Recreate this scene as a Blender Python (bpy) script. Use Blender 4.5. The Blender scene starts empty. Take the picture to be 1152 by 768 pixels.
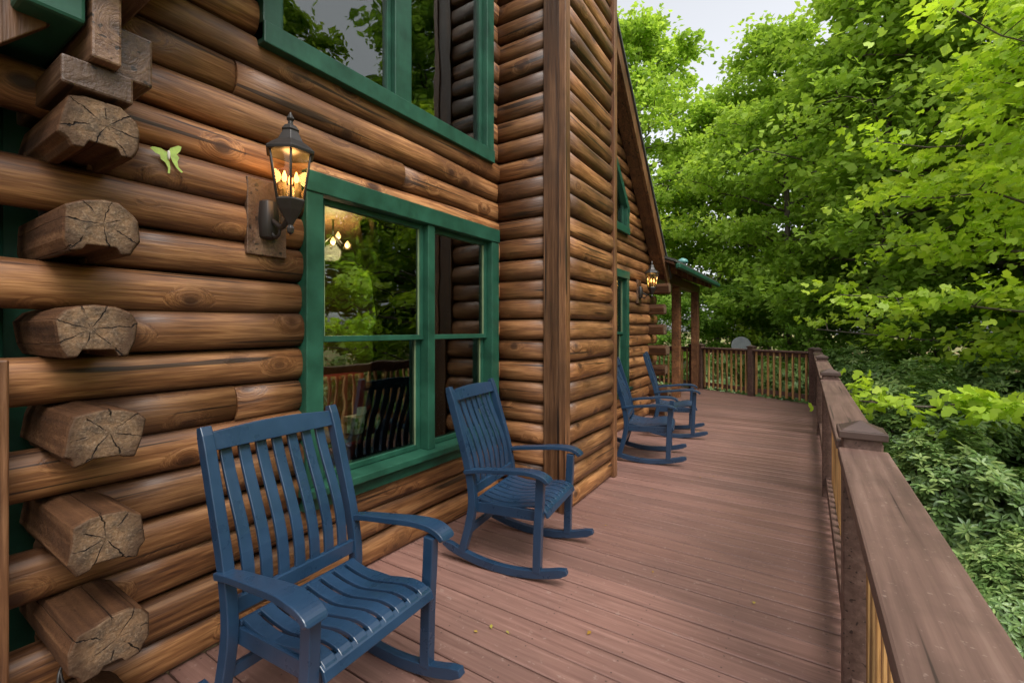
import bpy, math, random
import numpy as np
from mathutils import Vector, Matrix
random.seed(3)
scene = bpy.context.scene
COL = scene.collection

# ------------------------------------------------------------------ helpers
def empty(name, loc=(0,0,0), rotz=0.0):
    e = bpy.data.objects.new(name, None); e.location = loc; e.rotation_euler = (0,0,rotz)
    e.empty_display_size = 0.2
    COL.objects.link(e); return e

class MB:
    def __init__(s): s.v=[]; s.f=[]; s.r=[]; s.sm=[]; s.mi=[]
    def add(s, verts, faces, rnd=None, smooth=False, mi=0):
        o=len(s.v); s.v.extend([tuple(p) for p in verts])
        rnd = random.random() if rnd is None else rnd
        for k,f in enumerate(faces):
            s.f.append([i+o for i in f]); s.r.append(rnd); s.mi.append(mi)
            s.sm.append(smooth if isinstance(smooth,bool) else smooth[k])
    def box(s,x0,x1,y0,y1,z0,z1,rnd=None,mi=0):
        v=[(x0,y0,z0),(x1,y0,z0),(x1,y1,z0),(x0,y1,z0),(x0,y0,z1),(x1,y0,z1),(x1,y1,z1),(x0,y1,z1)]
        f=[(0,3,2,1),(4,5,6,7),(0,1,5,4),(1,2,6,5),(2,3,7,6),(3,0,4,7)]
        s.add(v,f,rnd,False,mi)
    def obox(s,p0,p1,w,z0,z1,off=0.0,rnd=None,mi=0):
        a=Vector((p0[0],p0[1],0)); b=Vector((p1[0],p1[1],0)); d=(b-a).normalized(); n=Vector((d.y,-d.x,0))
        q=[a+n*(off-w/2),b+n*(off-w/2),b+n*(off+w/2),a+n*(off+w/2)]
        v=[(p.x,p.y,z0) for p in q]+[(p.x,p.y,z1) for p in q]
        f=[(0,3,2,1),(4,5,6,7),(0,1,5,4),(1,2,6,5),(2,3,7,6),(3,0,4,7)]
        s.add(v,[tuple(reversed(x)) for x in f],rnd,False,mi)
    def loft(s,rings,closed_caps=True,rnd=None,smooth=True,mi=0):
        n=len(rings[0]); v=[]; f=[]; sm=[]
        for r in rings: v.extend(r)
        for i in range(len(rings)-1):
            for j in range(n):
                k=(j+1)%n
                f.append((i*n+j,i*n+k,(i+1)*n+k,(i+1)*n+j)); sm.append(smooth)
        if closed_caps:
            f.append(tuple(range(n-1,-1,-1))); sm.append(False)
            f.append(tuple((len(rings)-1)*n+j for j in range(n))); sm.append(False)
        s.add(v,f,rnd,sm,mi)
    def tube(s,pts,radii,sides=7,rnd=None,mi=0,caps=True):
        pts=[Vector(p) for p in pts]; rings=[]
        up=Vector((0.13,0.21,0.97))
        for i,p in enumerate(pts):
            t=(pts[min(i+1,len(pts)-1)]-pts[max(i-1,0)]).normalized()
            a=t.cross(up)
            if a.length<0.1: a=t.cross(Vector((1,0,0)))
            a.normalize(); b=t.cross(a)
            rings.append([tuple(p+a*(math.cos(2*math.pi*k/sides)*radii[i])+b*(math.sin(2*math.pi*k/sides)*radii[i])) for k in range(sides)])
        s.loft(rings,caps,rnd,True,mi)
    def lathe(s,prof,c=(0,0,0),sides=12,rnd=None,smooth=True,mi=0,phase=0):
        rings=[[ (c[0]+r*math.cos(2*math.pi*k/sides+phase),c[1]+r*math.sin(2*math.pi*k/sides+phase),c[2]+z) for k in range(sides)] for r,z in prof]
        s.loft(rings,True,rnd,smooth,mi)
    def sweep(s,path,w,t,y0=0,rnd=None,mi=0):
        rings=[]
        n=len(path)
        for i,(x,z) in enumerate(path):
            a=path[max(i-1,0)]; b=path[min(i+1,n-1)]
            d=Vector((b[0]-a[0],b[1]-a[1])).normalized(); nn=Vector((-d.y,d.x))
            ww=w[i] if isinstance(w,(list,tuple)) else w
            yy=y0[i] if isinstance(y0,(list,tuple)) else y0
            tt=t[i] if isinstance(t,(list,tuple)) else t
            rings.append([(x+nn.x*tt/2,yy-ww/2,z+nn.y*tt/2),(x+nn.x*tt/2,yy+ww/2,z+nn.y*tt/2),
                          (x-nn.x*tt/2,yy+ww/2,z-nn.y*tt/2),(x-nn.x*tt/2,yy-ww/2,z-nn.y*tt/2)])
        s.loft(rings,True,rnd,False,mi)
    def mesh(s,name,mats,fix=True):
        m=bpy.data.meshes.new(name); m.from_pydata(s.v,[],s.f)
        a=m.attributes.new('rnd','FLOAT','FACE'); a.data.foreach_set('value',s.r)
        m.polygons.foreach_set('use_smooth',s.sm); m.polygons.foreach_set('material_index',s.mi)
        for mt in (mats if isinstance(mats,(list,tuple)) else [mats]): m.materials.append(mt)
        if fix:
            import bmesh
            b=bmesh.new(); b.from_mesh(m); bmesh.ops.recalc_face_normals(b,faces=b.faces); b.to_mesh(m); b.free()
        m.update(); return m
    def obj(s,name,mats,parent=None,bevel=0,seg=2,loc=(0,0,0)):
        m=s.mesh(name,mats); return mkobj(name,m,parent,bevel,seg,loc)

def mkobj(name,m,parent=None,bevel=0,seg=2,loc=(0,0,0),rotz=0,scale=1):
    o=bpy.data.objects.new(name,m); COL.objects.link(o); o.location=loc
    o.rotation_euler=(0,0,rotz)
    o.scale=(scale,)*3 if not isinstance(scale,(tuple,list)) else scale
    if parent: o.parent=parent
    if bevel:
        b=o.modifiers.new('bevel','BEVEL'); b.width=bevel; b.segments=seg; b.limit_method='ANGLE'; b.angle_limit=math.radians(35)
    return o

def smooth_path(pts,n=6):
    out=[]
    P=[pts[0]]+list(pts)+[pts[-1]]
    for i in range(1,len(P)-2):
        for k in range(n):
            t=k/n; p=[]
            for c in range(len(P[0])):
                a,b,cc,d=P[i-1][c],P[i][c],P[i+1][c],P[i+2][c]
                p.append(.5*((2*b)+(-a+cc)*t+(2*a-5*b+4*cc-d)*t*t+(-a+3*b-3*cc+d)*t**3))
            out.append(tuple(p))
    out.append(tuple(pts[-1])); return out

# ------------------------------------------------------------------ materials
class NT:
    def __init__(s,name):
        s.m=bpy.data.materials.new(name); s.m.use_nodes=True; s.t=s.m.node_tree; s.t.nodes.clear()
        s.out=s.n('ShaderNodeOutputMaterial')
    def n(s,t,**k):
        x=s.t.nodes.new(t)
        for a,b in k.items(): setattr(x,a,b)
        return x
    def l(s,a,b): s.t.links.new(a,b)
    def inp(s,node,key,val):
        i=node.inputs[key]
        if hasattr(val,'is_linked'): s.l(val,i)
        else: i.default_value=val
    def math(s,op,a,b=0.0,c=None,clamp=False):
        x=s.n('ShaderNodeMath',operation=op); x.use_clamp=clamp
        s.inp(x,0,a); s.inp(x,1,b)
        if c is not None: s.inp(x,2,c)
        return x.outputs[0]
    def vmath(s,op,a,b):
        x=s.n('ShaderNodeVectorMath',operation=op); s.inp(x,0,a); s.inp(x,1,b); return x.outputs[0]
    def map(s,v,a,b,c=0.0,d=1.0):
        x=s.n('ShaderNodeMapRange'); x.clamp=True
        s.inp(x,0,v); s.inp(x,1,a); s.inp(x,2,b); s.inp(x,3,c); s.inp(x,4,d); return x.outputs[0]
    def noise(s,v,scale,detail=4,rough=.55,dist=0):
        x=s.n('ShaderNodeTexNoise'); s.inp(x,'Vector',v); s.inp(x,'Scale',scale); s.inp(x,'Detail',detail); s.inp(x,'Roughness',rough); s.inp(x,'Distortion',dist); return x.outputs['Fac']
    def ramp(s,f,stops):
        x=s.n('ShaderNodeValToRGB'); s.l(f,x.inputs[0]); e=x.color_ramp.elements
        while len(e)<len(stops): e.new(.5)
        for i,(p,c) in enumerate(stops): e[i].position=p; e[i].color=(*c,1)
        return x.outputs[0]
    def mix(s,f,a,b,mode='MIX'):
        x=s.n('ShaderNodeMix',data_type='RGBA',blend_type=mode); s.inp(x,0,f)
        for k,v in ((6,a),(7,b)):
            if hasattr(v,'is_linked'): s.l(v,x.inputs[k])
            else: x.inputs[k].default_value=(*v,1)
        return x.outputs[2]
    def bump(s,h,strength=.3,dist=.01):
        x=s.n('ShaderNodeBump'); s.inp(x,'Strength',strength); s.inp(x,'Distance',dist); s.l(h,x.inputs['Height']); return x.outputs[0]
    def bsdf(s,col,rough=.5,spec=.5,normal=None,metal=0,coat=0,emis=None,estr=0,link=True):
        x=s.n('ShaderNodeBsdfPrincipled')
        if hasattr(col,'is_linked'): s.l(col,x.inputs['Base Color'])
        else: x.inputs['Base Color'].default_value=(*col,1)
        s.inp(x,'Roughness',rough); s.inp(x,'Specular IOR Level',spec); s.inp(x,'Metallic',metal); s.inp(x,'Coat Weight',coat)
        x.inputs['Coat Roughness'].default_value=.3
        if normal is not None: s.l(normal,x.inputs['Normal'])
        if emis: x.inputs['Emission Color'].default_value=(*emis,1); x.inputs['Emission Strength'].default_value=estr
        if link: s.l(x.outputs[0],s.out.inputs[0])
        return x.outputs[0]
    def obj(s): return s.n('ShaderNodeTexCoord').outputs['Object']
    def attr(s,name): return s.n('ShaderNodeAttribute',attribute_name=name).outputs['Fac']
    def sep(s,v):
        x=s.n('ShaderNodeSeparateXYZ'); s.l(v,x.inputs[0]); return x.outputs
    def comb(s,x,y,z):
        c=s.n('ShaderNodeCombineXYZ'); s.inp(c,0,x); s.inp(c,1,y); s.inp(c,2,z); return c.outputs[0]

PZ=.176; Z0=.084
def wood(name,axis,dark,mid,light,rough=.50,coat=.08,knots=True,vmin=.62,vmax=1.28,across=16,groove=False):
    m=NT(name); o=m.obj(); r=m.attr('rnd')
    off=m.math('MULTIPLY',r,53.0)
    v=m.vmath('ADD',o,m.comb(off,off,off))
    sc={'X':(.9,across,across),'Y':(across,.9,across),'Z':(across,across,.9)}[axis]
    gv=m.vmath('MULTIPLY',v,sc)
    if knots:
        ks=m.n('ShaderNodeTexVoronoi',feature='F1')
        vx=m.vmath('MULTIPLY',v,(4.6 if axis!='X' else 3.2,4.6 if axis!='Y' else 3.2,4.6 if axis!='Z' else 3.2))
        m.l(vx,ks.inputs['Vector']); ks.inputs['Scale'].default_value=1
        kd=ks.outputs['Distance']
        infl=m.math('MULTIPLY',m.map(kd,.05,.35,1.0,0.0),1.3)
        gv=m.vmath('ADD',gv,m.comb(infl,infl,infl))
    g=m.noise(gv,1.0,4,.65,.4)
    fine=m.noise(m.vmath('MULTIPLY',gv,(4.5,4.5,4.5)),1.0,3,.65)
    big=m.noise(m.vmath('MULTIPLY',v,(1.5,1.5,1.5)),1.0,3)
    gg=m.math('ADD',m.math('MULTIPLY',g,.60),m.math('MULTIPLY',fine,.40))
    c=m.ramp(gg,[(.36,dark),(.48,mid),(.60,light)])
    c=m.mix(m.map(big,.42,.66,0,.75),c,tuple(x*.42 for x in mid))
    bright=m.map(r,0,1,vmin,vmax)
    c=m.mix(1.0,c,m.comb(bright,bright,bright),'MULTIPLY')
    cv=m.vmath('MULTIPLY',v,{'X':(.7,34,34),'Y':(34,.7,34),'Z':(34,34,.7)}[axis])
    ck=m.noise(cv,1.0,1,.5)
    ckf=m.map(ck,.655,.69,0,1)
    c=m.mix(m.math('MULTIPLY',ckf,.85),c,tuple(x*.15 for x in dark))
    if knots:
        kf=m.map(kd,.09,.15,1,0)
        c=m.mix(m.math('MULTIPLY',kf,.85),c,tuple(x*.35 for x in dark))
        c=m.mix(m.math('MULTIPLY',m.map(kd,.13,.26,1,0),.4),c,dark)
    if groove:  # darkens base colour toward each course joint, for contrast between the logs
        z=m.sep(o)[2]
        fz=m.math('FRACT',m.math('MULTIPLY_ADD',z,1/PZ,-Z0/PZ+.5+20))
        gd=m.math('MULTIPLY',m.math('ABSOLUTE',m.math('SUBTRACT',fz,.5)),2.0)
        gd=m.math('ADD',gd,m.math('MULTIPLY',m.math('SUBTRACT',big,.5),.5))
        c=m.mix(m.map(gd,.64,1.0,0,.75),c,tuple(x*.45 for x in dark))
    h=m.math('ADD',g,m.math('MULTIPLY',fine,.35))
    m.bsdf(c,m.map(g,.3,.7,rough-.10,rough+.14),.45,m.bump(h,.7,.009),coat=coat)
    return m.m

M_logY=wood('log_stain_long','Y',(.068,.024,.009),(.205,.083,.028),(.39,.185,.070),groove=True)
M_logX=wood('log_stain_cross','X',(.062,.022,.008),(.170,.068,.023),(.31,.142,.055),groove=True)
M_trimZ=wood('brown_post_wood','Z',(.05,.020,.009),(.125,.052,.020),(.21,.097,.042),knots=False)
M_beamY=wood('roof_board_wood','Y',(.06,.024,.010),(.15,.06,.023),(.25,.11,.042),knots=False)
M_blockX=wood('weathered_block_wood','X',(.06,.030,.017),(.13,.066,.036),(.22,.125,.07))
M_tanZ=wood('tan_baluster_wood','Z',(.24,.11,.035),(.50,.27,.10),(.62,.38,.16),rough=.55,coat=0,knots=False,vmin=.8)

def end_grain():
    m=NT('log_end_grain'); o=m.obj(); s=m.sep(o)
    ri=m.n('ShaderNodeObjectInfo').outputs['Random']
    oo=m.vmath('ADD',o,m.comb(m.math('MULTIPLY',ri,17.0),0,0))
    n=m.noise(oo,12,4)
    y=m.math('ADD',s[1],m.math('MULTIPLY_ADD',ri,.05,-.025)); z=m.math('ADD',s[2],-.008)
    r=m.math('SQRT',m.math('ADD',m.math('MULTIPLY',y,y),m.math('MULTIPLY',z,z)))
    rr=m.math('ADD',m.math('MULTIPLY',r,640.0),m.math('MULTIPLY',n,13.0))
    ring=m.math('MULTIPLY_ADD',m.math('SINE',rr),.5,.5)
    ang=m.math('ARCTAN2',z,y)
    wob=m.noise(m.vmath('MULTIPLY',oo,(1,26,26)),1,3)
    a5=m.math('ADD',m.math('ADD',m.math('MULTIPLY',ang,3.5),m.math('MULTIPLY',wob,1.6)),m.math('MULTIPLY',ri,9.0))
    wdt=m.map(r,0,.1,.22,.08)
    cr=m.map(m.math('DIVIDE',m.math('ABSOLUTE',m.math('SINE',a5)),wdt),.3,1,1,0)
    cr=m.math('MULTIPLY',cr,m.map(m.noise(m.comb(ang,m.math('MULTIPLY',ri,20.0),m.math('MULTIPLY',r,8.0)),1.7,1),.44,.52,0,1))
    big=m.noise(oo,20,4,.7); fine=m.noise(m.vmath('MULTIPLY',oo,(1,120,120)),1,3)
    c=m.mix(m.math('MULTIPLY',ring,.30),(.185,.110,.060),(.105,.060,.032))
    c=m.mix(m.map(big,.38,.62,0,.9),c,(.060,.042,.029))
    c=m.mix(m.map(fine,.5,.7,0,.5),c,(.27,.19,.125))
    c=m.mix(m.map(r,.060,.105,0,.8),c,(.050,.026,.014))
    c=m.mix(cr,c,(.008,.005,.003))
    geo=m.n('ShaderNodeNewGeometry'); gx=m.sep(geo.outputs['Normal'])[0]
    side=m.map(m.math('ABSOLUTE',gx),.35,.7,1,0)
    gr=m.noise(m.vmath('MULTIPLY',oo,(1.2,24,24)),1,4,.6)
    c2=m.ramp(gr,[(.3,(.03,.012,.005)),(.55,(.075,.032,.013)),(.7,(.13,.062,.028))])
    c=m.mix(side,c,c2)
    m.bsdf(c,.8,.2,m.bump(m.math('SUBTRACT',big,m.math('MULTIPLY',cr,1.5)),1.0,.010))
    return m.m
M_end=end_grain()

def deck_mat():
    m=NT('painted_deck_boards'); o=m.obj(); r=m.attr('rnd')
    off=m.math('MULTIPLY',r,31.0)
    v=m.vmath('ADD',o,m.comb(off,0,0))
    g=m.noise(m.vmath('MULTIPLY',v,(1.6,42,1)),1,4,.65)
    big=m.noise(m.vmath('MULTIPLY',o,(.9,1.4,1)),1,4,.6)
    c=m.ramp(g,[(.3,(.135,.067,.053)),(.55,(.205,.108,.086)),(.75,(.28,.16,.13))])
    b=m.map(r,0,1,.78,1.18); c=m.mix(1.0,c,m.comb(b,b,b),'MULTIPLY')
    c=m.mix(m.map(big,.45,.72,0,.55),c,(.105,.058,.046))
    sc=m.noise(o,23,3,.7)
    c=m.mix(m.map(sc,.62,.69,0,.4),c,(.34,.245,.205))
    s=m.sep(o)
    fx=m.math('MULTIPLY',m.math('SUBTRACT',m.math('FRACT',m.math('MULTIPLY_ADD',s[0],2.5,20.3)),.5),.4)
    fy=m.math('MULTIPLY',m.math('FRACT',m.math('MULTIPLY_ADD',s[1],1/.146,2.5/.146+20)),.146)
    fy=m.math('SUBTRACT',m.math('ABSOLUTE',m.math('SUBTRACT',fy,.070)),.042)
    dd=m.math('SQRT',m.math('ADD',m.math('MULTIPLY',fx,fx),m.math('MULTIPLY',fy,fy)))
    c=m.mix(m.map(dd,.003,.0055,.8,0),c,(.03,.018,.015))
    m.bsdf(c,m.map(big,.3,.7,.38,.62),.5,m.bump(g,.35,.004))
    return m.m
M_deck=deck_mat()

def paint(name,col,rough=.4,var=.25,spec=.5,coat=0,scale=6,bumps=.15):
    m=NT(name); o=m.obj()
    n=m.noise(o,scale,4,.6); f=m.noise(m.vmath('MULTIPLY',o,(30,30,4)),1,2)
    c=m.mix(m.map(n,.3,.7,0,1),tuple(x*(1-var) for x in col),tuple(min(1,x*(1+var)) for x in col))
    m.bsdf(c,m.map(n,.3,.7,rough-.06,rough+.08),spec,m.bump(f,bumps,.003),coat=coat)
    return m.m
M_green=paint('green_trim_paint',(.012,.064,.038),.45,.35,.4,bumps=.3)
M_sash=paint('pale_sash_paint',(.15,.20,.11),.45)
M_navy=paint('navy_chair_paint',(.0115,.033,.070),.30,.18,.5,.2,bumps=.3)
def railmat():
    m=NT('brown_rail_stain'); o=m.obj(); r=m.attr('rnd')
    g=m.noise(m.vmath('MULTIPLY',o,(38,1.6,38)),1,4,.6)
    n=m.noise(o,5,4,.65)
    c=m.ramp(g,[(.3,(.085,.047,.036)),(.55,(.135,.078,.060)),(.75,(.19,.118,.092))])
    c=m.mix(m.map(n,.48,.72,0,.65),c,(.070,.040,.030))
    c=m.mix(m.map(m.noise(o,60,3,.7),.62,.7,0,.5),c,(.27,.2,.165))
    ckf=m.map(m.noise(m.vmath('MULTIPLY',o,(60,.8,60)),1,1),.66,.70,0,.8)
    c=m.mix(ckf,c,(.02,.011,.008))
    m.bsdf(c,.6,.35,m.bump(g,.4,.004)); return m.m
M_rail=railmat()
M_darkrail=paint('dark_brown_cap',(.060,.034,.026),.5,.3)
M_chink=paint('dark_chinking',(.018,.009,.005),.8,.3)
M_black=paint('black_lantern_metal',(.018,.014,.012),.45,.3,.5)
M_roof=paint('roof_shingle',(.05,.05,.045),.8,.4)
M_inner=paint('interior_wood_wall',(.20,.10,.045),.6,.3)
M_floor=paint('interior_floor',(.10,.05,.025),.4,.3)
M_grey=paint('dish_grey',(.30,.31,.32),.5,.15)

def simple(name,col,rough=.5,emis=None,estr=0,metal=0):
    m=NT(name); o=m.obj(); n=m.noise(o,14,3)
    c=m.mix(n,tuple(x*.8 for x in col),tuple(min(1,x*1.15) for x in col))
    m.bsdf(c,rough,.4,None,metal,0,emis,estr); return m.m
M_bulb=simple('warm_bulb',(.9,.6,.3),.4,(1,.50,.17),5.5)
M_redcloth=simple('red_upholstery',(.22,.03,.02),.8)

def glass(name,lo,ior,tint=(.72,.78,.74,1)):
    m=NT(name); f=m.n('ShaderNodeFresnel'); f.inputs[0].default_value=ior
    tr=m.n('ShaderNodeBsdfTransparent'); tr.inputs[0].default_value=tint
    gl=m.n('ShaderNodeBsdfGlossy'); gl.inputs['Color'].default_value=(.95,1,.97,1)
    o=m.obj(); nz=m.noise(o,2.2,2)
    m.l(m.bump(nz,.14,.02),gl.inputs['Normal'])
    gl.inputs['Roughness'].default_value=.015
    mx=m.n('ShaderNodeMixShader'); fac=m.math('ADD',f.outputs[0],lo,clamp=True)
    m.l(fac,mx.inputs[0]); m.l(tr.outputs[0],mx.inputs[1]); m.l(gl.outputs[0],mx.inputs[2]); m.l(mx.outputs[0],m.out.inputs[0]); return m.m
M_glass=glass('window_glass',.07,1.55,(.82,.88,.84,1))
M_lglass=glass('lantern_glass',.02,1.4,(1,.82,.55,1))

def leafmat(name,cols,trans=.45,ttint=(1.12,1.12,.55),gloss=.04):
    m=NT(name); t=m.attr('tint')
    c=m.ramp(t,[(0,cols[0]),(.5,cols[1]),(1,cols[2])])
    d=m.n('ShaderNodeBsdfDiffuse'); m.l(c,d.inputs[0])
    tr=m.n('ShaderNodeBsdfTranslucent')
    m.l(m.mix(1.0,c,ttint,'MULTIPLY'),tr.inputs[0])
    mx=m.n('ShaderNodeMixShader'); mx.inputs[0].default_value=trans
    m.l(d.outputs[0],mx.inputs[1]); m.l(tr.outputs[0],mx.inputs[2])
    if gloss:
        g=m.n('ShaderNodeBsdfGlossy'); g.inputs['Roughness'].default_value=.42; g.inputs['Color'].default_value=(.9,.95,.9,1)
        m2=m.n('ShaderNodeMixShader'); m2.inputs[0].default_value=gloss
        m.l(mx.outputs[0],m2.inputs[1]); m.l(g.outputs[0],m2.inputs[2]); m.l(m2.outputs[0],m.out.inputs[0])
    else: m.l(mx.outputs[0],m.out.inputs[0])
    return m.m
M_leaf=leafmat('tree_leaves',[(.15,.25,.040),(.32,.48,.075),(.50,.66,.13)],.5,gloss=0)  # tree and maple leaf colours lightened to carry the bright daylight on foliage
M_leaf2=leafmat('deep_tree_leaves',[(.10,.19,.036),(.22,.37,.065),(.36,.53,.10)],.5,gloss=0)
M_maple=leafmat('young_maple_leaves',[(.28,.44,.032),(.46,.64,.06),(.62,.76,.10)],.5,gloss=.02)
M_rhodo=leafmat('rhododendron_leaves',[(.062,.125,.034),(.17,.28,.080),(.38,.47,.15)],.2,(1,1.2,.5),gloss=.05)
def barkmat():
    m=NT('tree_bark'); o=m.obj(); n=m.noise(m.vmath('MULTIPLY',o,(9,9,1.6)),1,4,.7)
    c=m.ramp(n,[(.3,(.05,.038,.028)),(.55,(.14,.115,.09)),(.75,(.26,.235,.20))])
    m.bsdf(c,.85,.2); return m.m
M_bark=barkmat()
def groundmat():
    m=NT('forest_floor'); o=m.obj()
    a=m.noise(o,.8,4,.6); b=m.noise(o,9,4,.7); d=m.noise(o,45,3,.7)
    c=m.ramp(b,[(.3,(.09,.058,.026)),(.5,(.22,.15,.07)),(.7,(.34,.25,.115))])
    g=m.ramp(d,[(.3,(.05,.09,.018)),(.7,(.16,.25,.05))])
    c=m.mix(m.map(a,.45,.58,0,1),c,g)
    m.bsdf(c,.9,.2,m.bump(d,.8,.04)); return m.m
M_ground=groundmat()

# ------------------------------------------------------------------ cabin
cabin=empty('log_cabin')
def roofz(y): return 2.70+1.1*min(y-.43,8.17-y)

def ell(n,bx,hz,p=2.4):
    out=[]
    for k in range(n):
        a=2*math.pi*k/n; c,s=math.cos(a),math.sin(a)
        out.append((math.copysign(abs(c)**(2/p),c)*bx, math.copysign(abs(s)**(2/p),s)*hz))
    return out
def log(mb,axis,c,zc,t0,t1,bx=.070,hz=.0895,n=20):
    if t1-t0<.02: return
    segs=max(1,int((t1-t0)/.25)); pr=ell(n,bx,hz)
    ph=random.random()*9; rings=[]
    for i in range(segs+1):
        t=t0+(t1-t0)*i/segs
        s=1+.07*math.sin(t*2.1+ph)+.04*math.sin(t*5.3+ph*2)
        dz=.007*math.sin(t*1.3+ph*3)+.003*math.sin(t*4.1+ph); dc=.010*math.sin(t*1.7+ph)
        if axis=='Y': rings.append([(c+a*s+dc,t,zc+b*(1+(s-1)*.3)+dz) for a,b in pr])
        else: rings.append([(t,c+a*s+dc,zc+b*(1+(s-1)*.3)+dz) for a,b in pr])
    mb.loft(rings)

XW=-2.375
openings=[(1.463,3.30,.53,2.36),(5.25,6.8,.53,2.36)]
up1=(1.228,3.22,2.95,.12); up2=(5.25,6.80,2.95,.85)
mb=MB(); k=0
while True:
    zc=Z0+PZ*k
    if zc>6.8: break
    lo=.48; hi=8.10
    if zc>2.55:
        lo=max(lo,.43+(zc-2.75)/1.1); hi=min(hi,8.17-(zc-2.75)/1.1)
    endlog=(k%2==0)
    L=-.1 if not endlog and zc<2.5 else lo+.1
    segs=[(L,hi if (endlog or zc>2.5) else 8.45)]
    cuts=[]
    for y0,y1,a,b in openings:
        if a<zc<b: cuts.append((y0+.03,y1-.03))
    for y0,y1,a,of in (up1,up2):
        if zc>a:
            ya,yb=y0,y1
            c0=.43+(zc+of-2.70)/1.1; c1=8.17-(zc+of-2.70)/1.1
            ya=max(ya,c0); yb=min(yb,c1)
            if yb-ya>.1: cuts.append((ya+.03,yb-.03))
    cuts.append((3.5,4.4))
    if k in (6,15): cuts.append((1.12,1.123))
    if k in (14,): cuts.append((2.2,2.203))
    for c0,c1 in cuts:
        ns=[]
        for a,b in segs:
            if c1<=a or c0>=b: ns.append((a,b)); continue
            if c0>a: ns.append((a,c0))
            if c1<b: ns.append((c1,b))
        segs=ns
    for a,b in segs: log(mb,'Y',XW,zc,a,b)
    k+=1
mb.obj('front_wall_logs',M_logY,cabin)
mb=MB()
def core(y0,y1,z0,z1): mb.box(-2.50,-2.388,y0,y1,z0,z1)
core(.66,1.49,.0,2.9); core(1.49,3.28,0,.55); core(1.49,3.28,2.34,2.9); core(3.28,5.27,0,6.2); core(5.27,6.78,0,.55); core(5.27,6.78,2.34,2.9); core(6.78,8.0,0,2.68)
core(5.27,6.78,4.3,4.9); core(.95,1.25,2.9,3.15)
mb.box(-6,-2.47,.5,.59,0,2.6); mb.box(-2.78,-2.68,-1.2,.44,-.2,2.44)
mb.obj('wall_core',M_chink,cabin)
mb=MB(); mb.box(-2.665,-2.60,.395,.53,-.2,2.44); mb.obj('side_corner_trim',M_green,cabin)
for (yc,ex) in ((.55,-2.0),(8.06,-2.02)):
    for k in range(0,16,2):
        zc=Z0+PZ*k
        if zc>2.4: break
        w=.104; h=.094
        j=lambda s=.013: random.uniform(-s,s)
        nd=random.uniform(.060,.082); nw=random.uniform(.25,.5)
        prof=[(-w+j(),-.050+j()),(-w+j(),.030+j()),(-w*.86+j(.006),.066+j()),(-w*.45,.086+j(.007)),(0+j(),.092),(w*.45,.086+j(.007)),(w*.87+j(.006),.062+j()),(w+j(),.028+j()),(w+j(.005),-.042+j()),(w*.86,-.066),(w*.76,-.090+j(.006)),(w*(nw+.1),-.088+j(.005)),(w*nw,-nd),(-w*nw,-nd+j(.005)),(-w*(nw+.12),-.088),(-w*.78,-.092+j(.006)),(-w*.88,-.068)]
        e=ex+random.uniform(-.045,.04); sk=random.uniform(-.018,.018)
        m2=MB(); m2.loft([[(-.8,a,b) for a,b in prof],[(-.3,a,b) for a,b in prof],[(-.012+a*sk*5+j(.006),a,b) for a,b in prof],[(a*sk*5,a*.94,b*.94) for a,b in prof]],smooth=False)
        m2.obj('corner_log_end',M_end,cabin,loc=(e,yc+random.uniform(-.012,.012),zc+random.uniform(-.008,.008)),bevel=.004,seg=2)
        m3=MB(); log(m3,'X',yc-.0,zc+PZ,-6,-2.44,bx=.07); log(m3,'X',yc-.0,zc,-6,-2.7,bx=.07)
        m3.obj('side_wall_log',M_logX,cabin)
mb=MB()
mb.box(-3.2,-2.02,.44,.63,2.30,2.395); mb.box(-3.2,-1.98,.505,.585,2.40,2.66); mb.box(-3.2,-2.06,.59,.70,2.40,2.58); mb.box(-3.2,-1.92,.33,.66,2.665,2.76)
mb.obj('eave_blocks',M_blockX,cabin,bevel=.008)
mb=MB(); mb.box(-8,-1.99,.34,.495,2.50,2.62); mb.box(-8,-1.97,.33,.50,2.62,2.645)
mb.obj('eave_gutter',M_green,cabin,bevel=.012)
mb=MB(); mb.tube([(-2.52,.36,-.3),(-2.52,.36,2.5)],[.035,.035],8); mb.obj('downspout',M_green,cabin)
mb=MB(); mb.box(-2.27,-2.19,.26,.355,-.1,1.40); mb.obj('corner_board',M_trimZ,cabin,bevel=.006)
cb=empty('electric_cable'); mb=MB()
for q in range(2):
    pth=smooth_path([(-2.2,.52,.30+q*.02),(-2.16,.47,.33),(-2.13,.46+q*.02,.24),(-2.15,.50,.10),(-2.12,.48,.015)],5); mb.tube(pth,[.005]*len(pth),6)
mb.obj('wires',M_black,cb)

# chimney chase / bump-out
mb=MB()
zc=Z0
while zc<8.2:
    log(mb,'Y',-1.715,zc,3.40,4.44); zc+=PZ
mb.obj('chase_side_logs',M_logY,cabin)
mb=MB(); zc=Z0
while zc<8.2:
    log(mb,'X',3.405,zc,-2.40,-1.80); log(mb,'X',4.42,zc,-2.40,-1.80); zc+=PZ
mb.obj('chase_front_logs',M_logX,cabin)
mb=MB(); mb.box(-2.6,-1.727,3.42,4.40,0,8.3); mb.obj('chase_core',M_chink,cabin)
mb=MB()
mb.box(-1.845,-1.70,3.325,3.42,0,8.3); mb.box(-1.698,-1.635,3.315,3.405,0,8.3)
mb.box(-1.70,-1.632,4.42,4.50,0,8.3)
mb.obj('chase_corner_boards',M_trimZ,cabin,bevel=.006)

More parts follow.
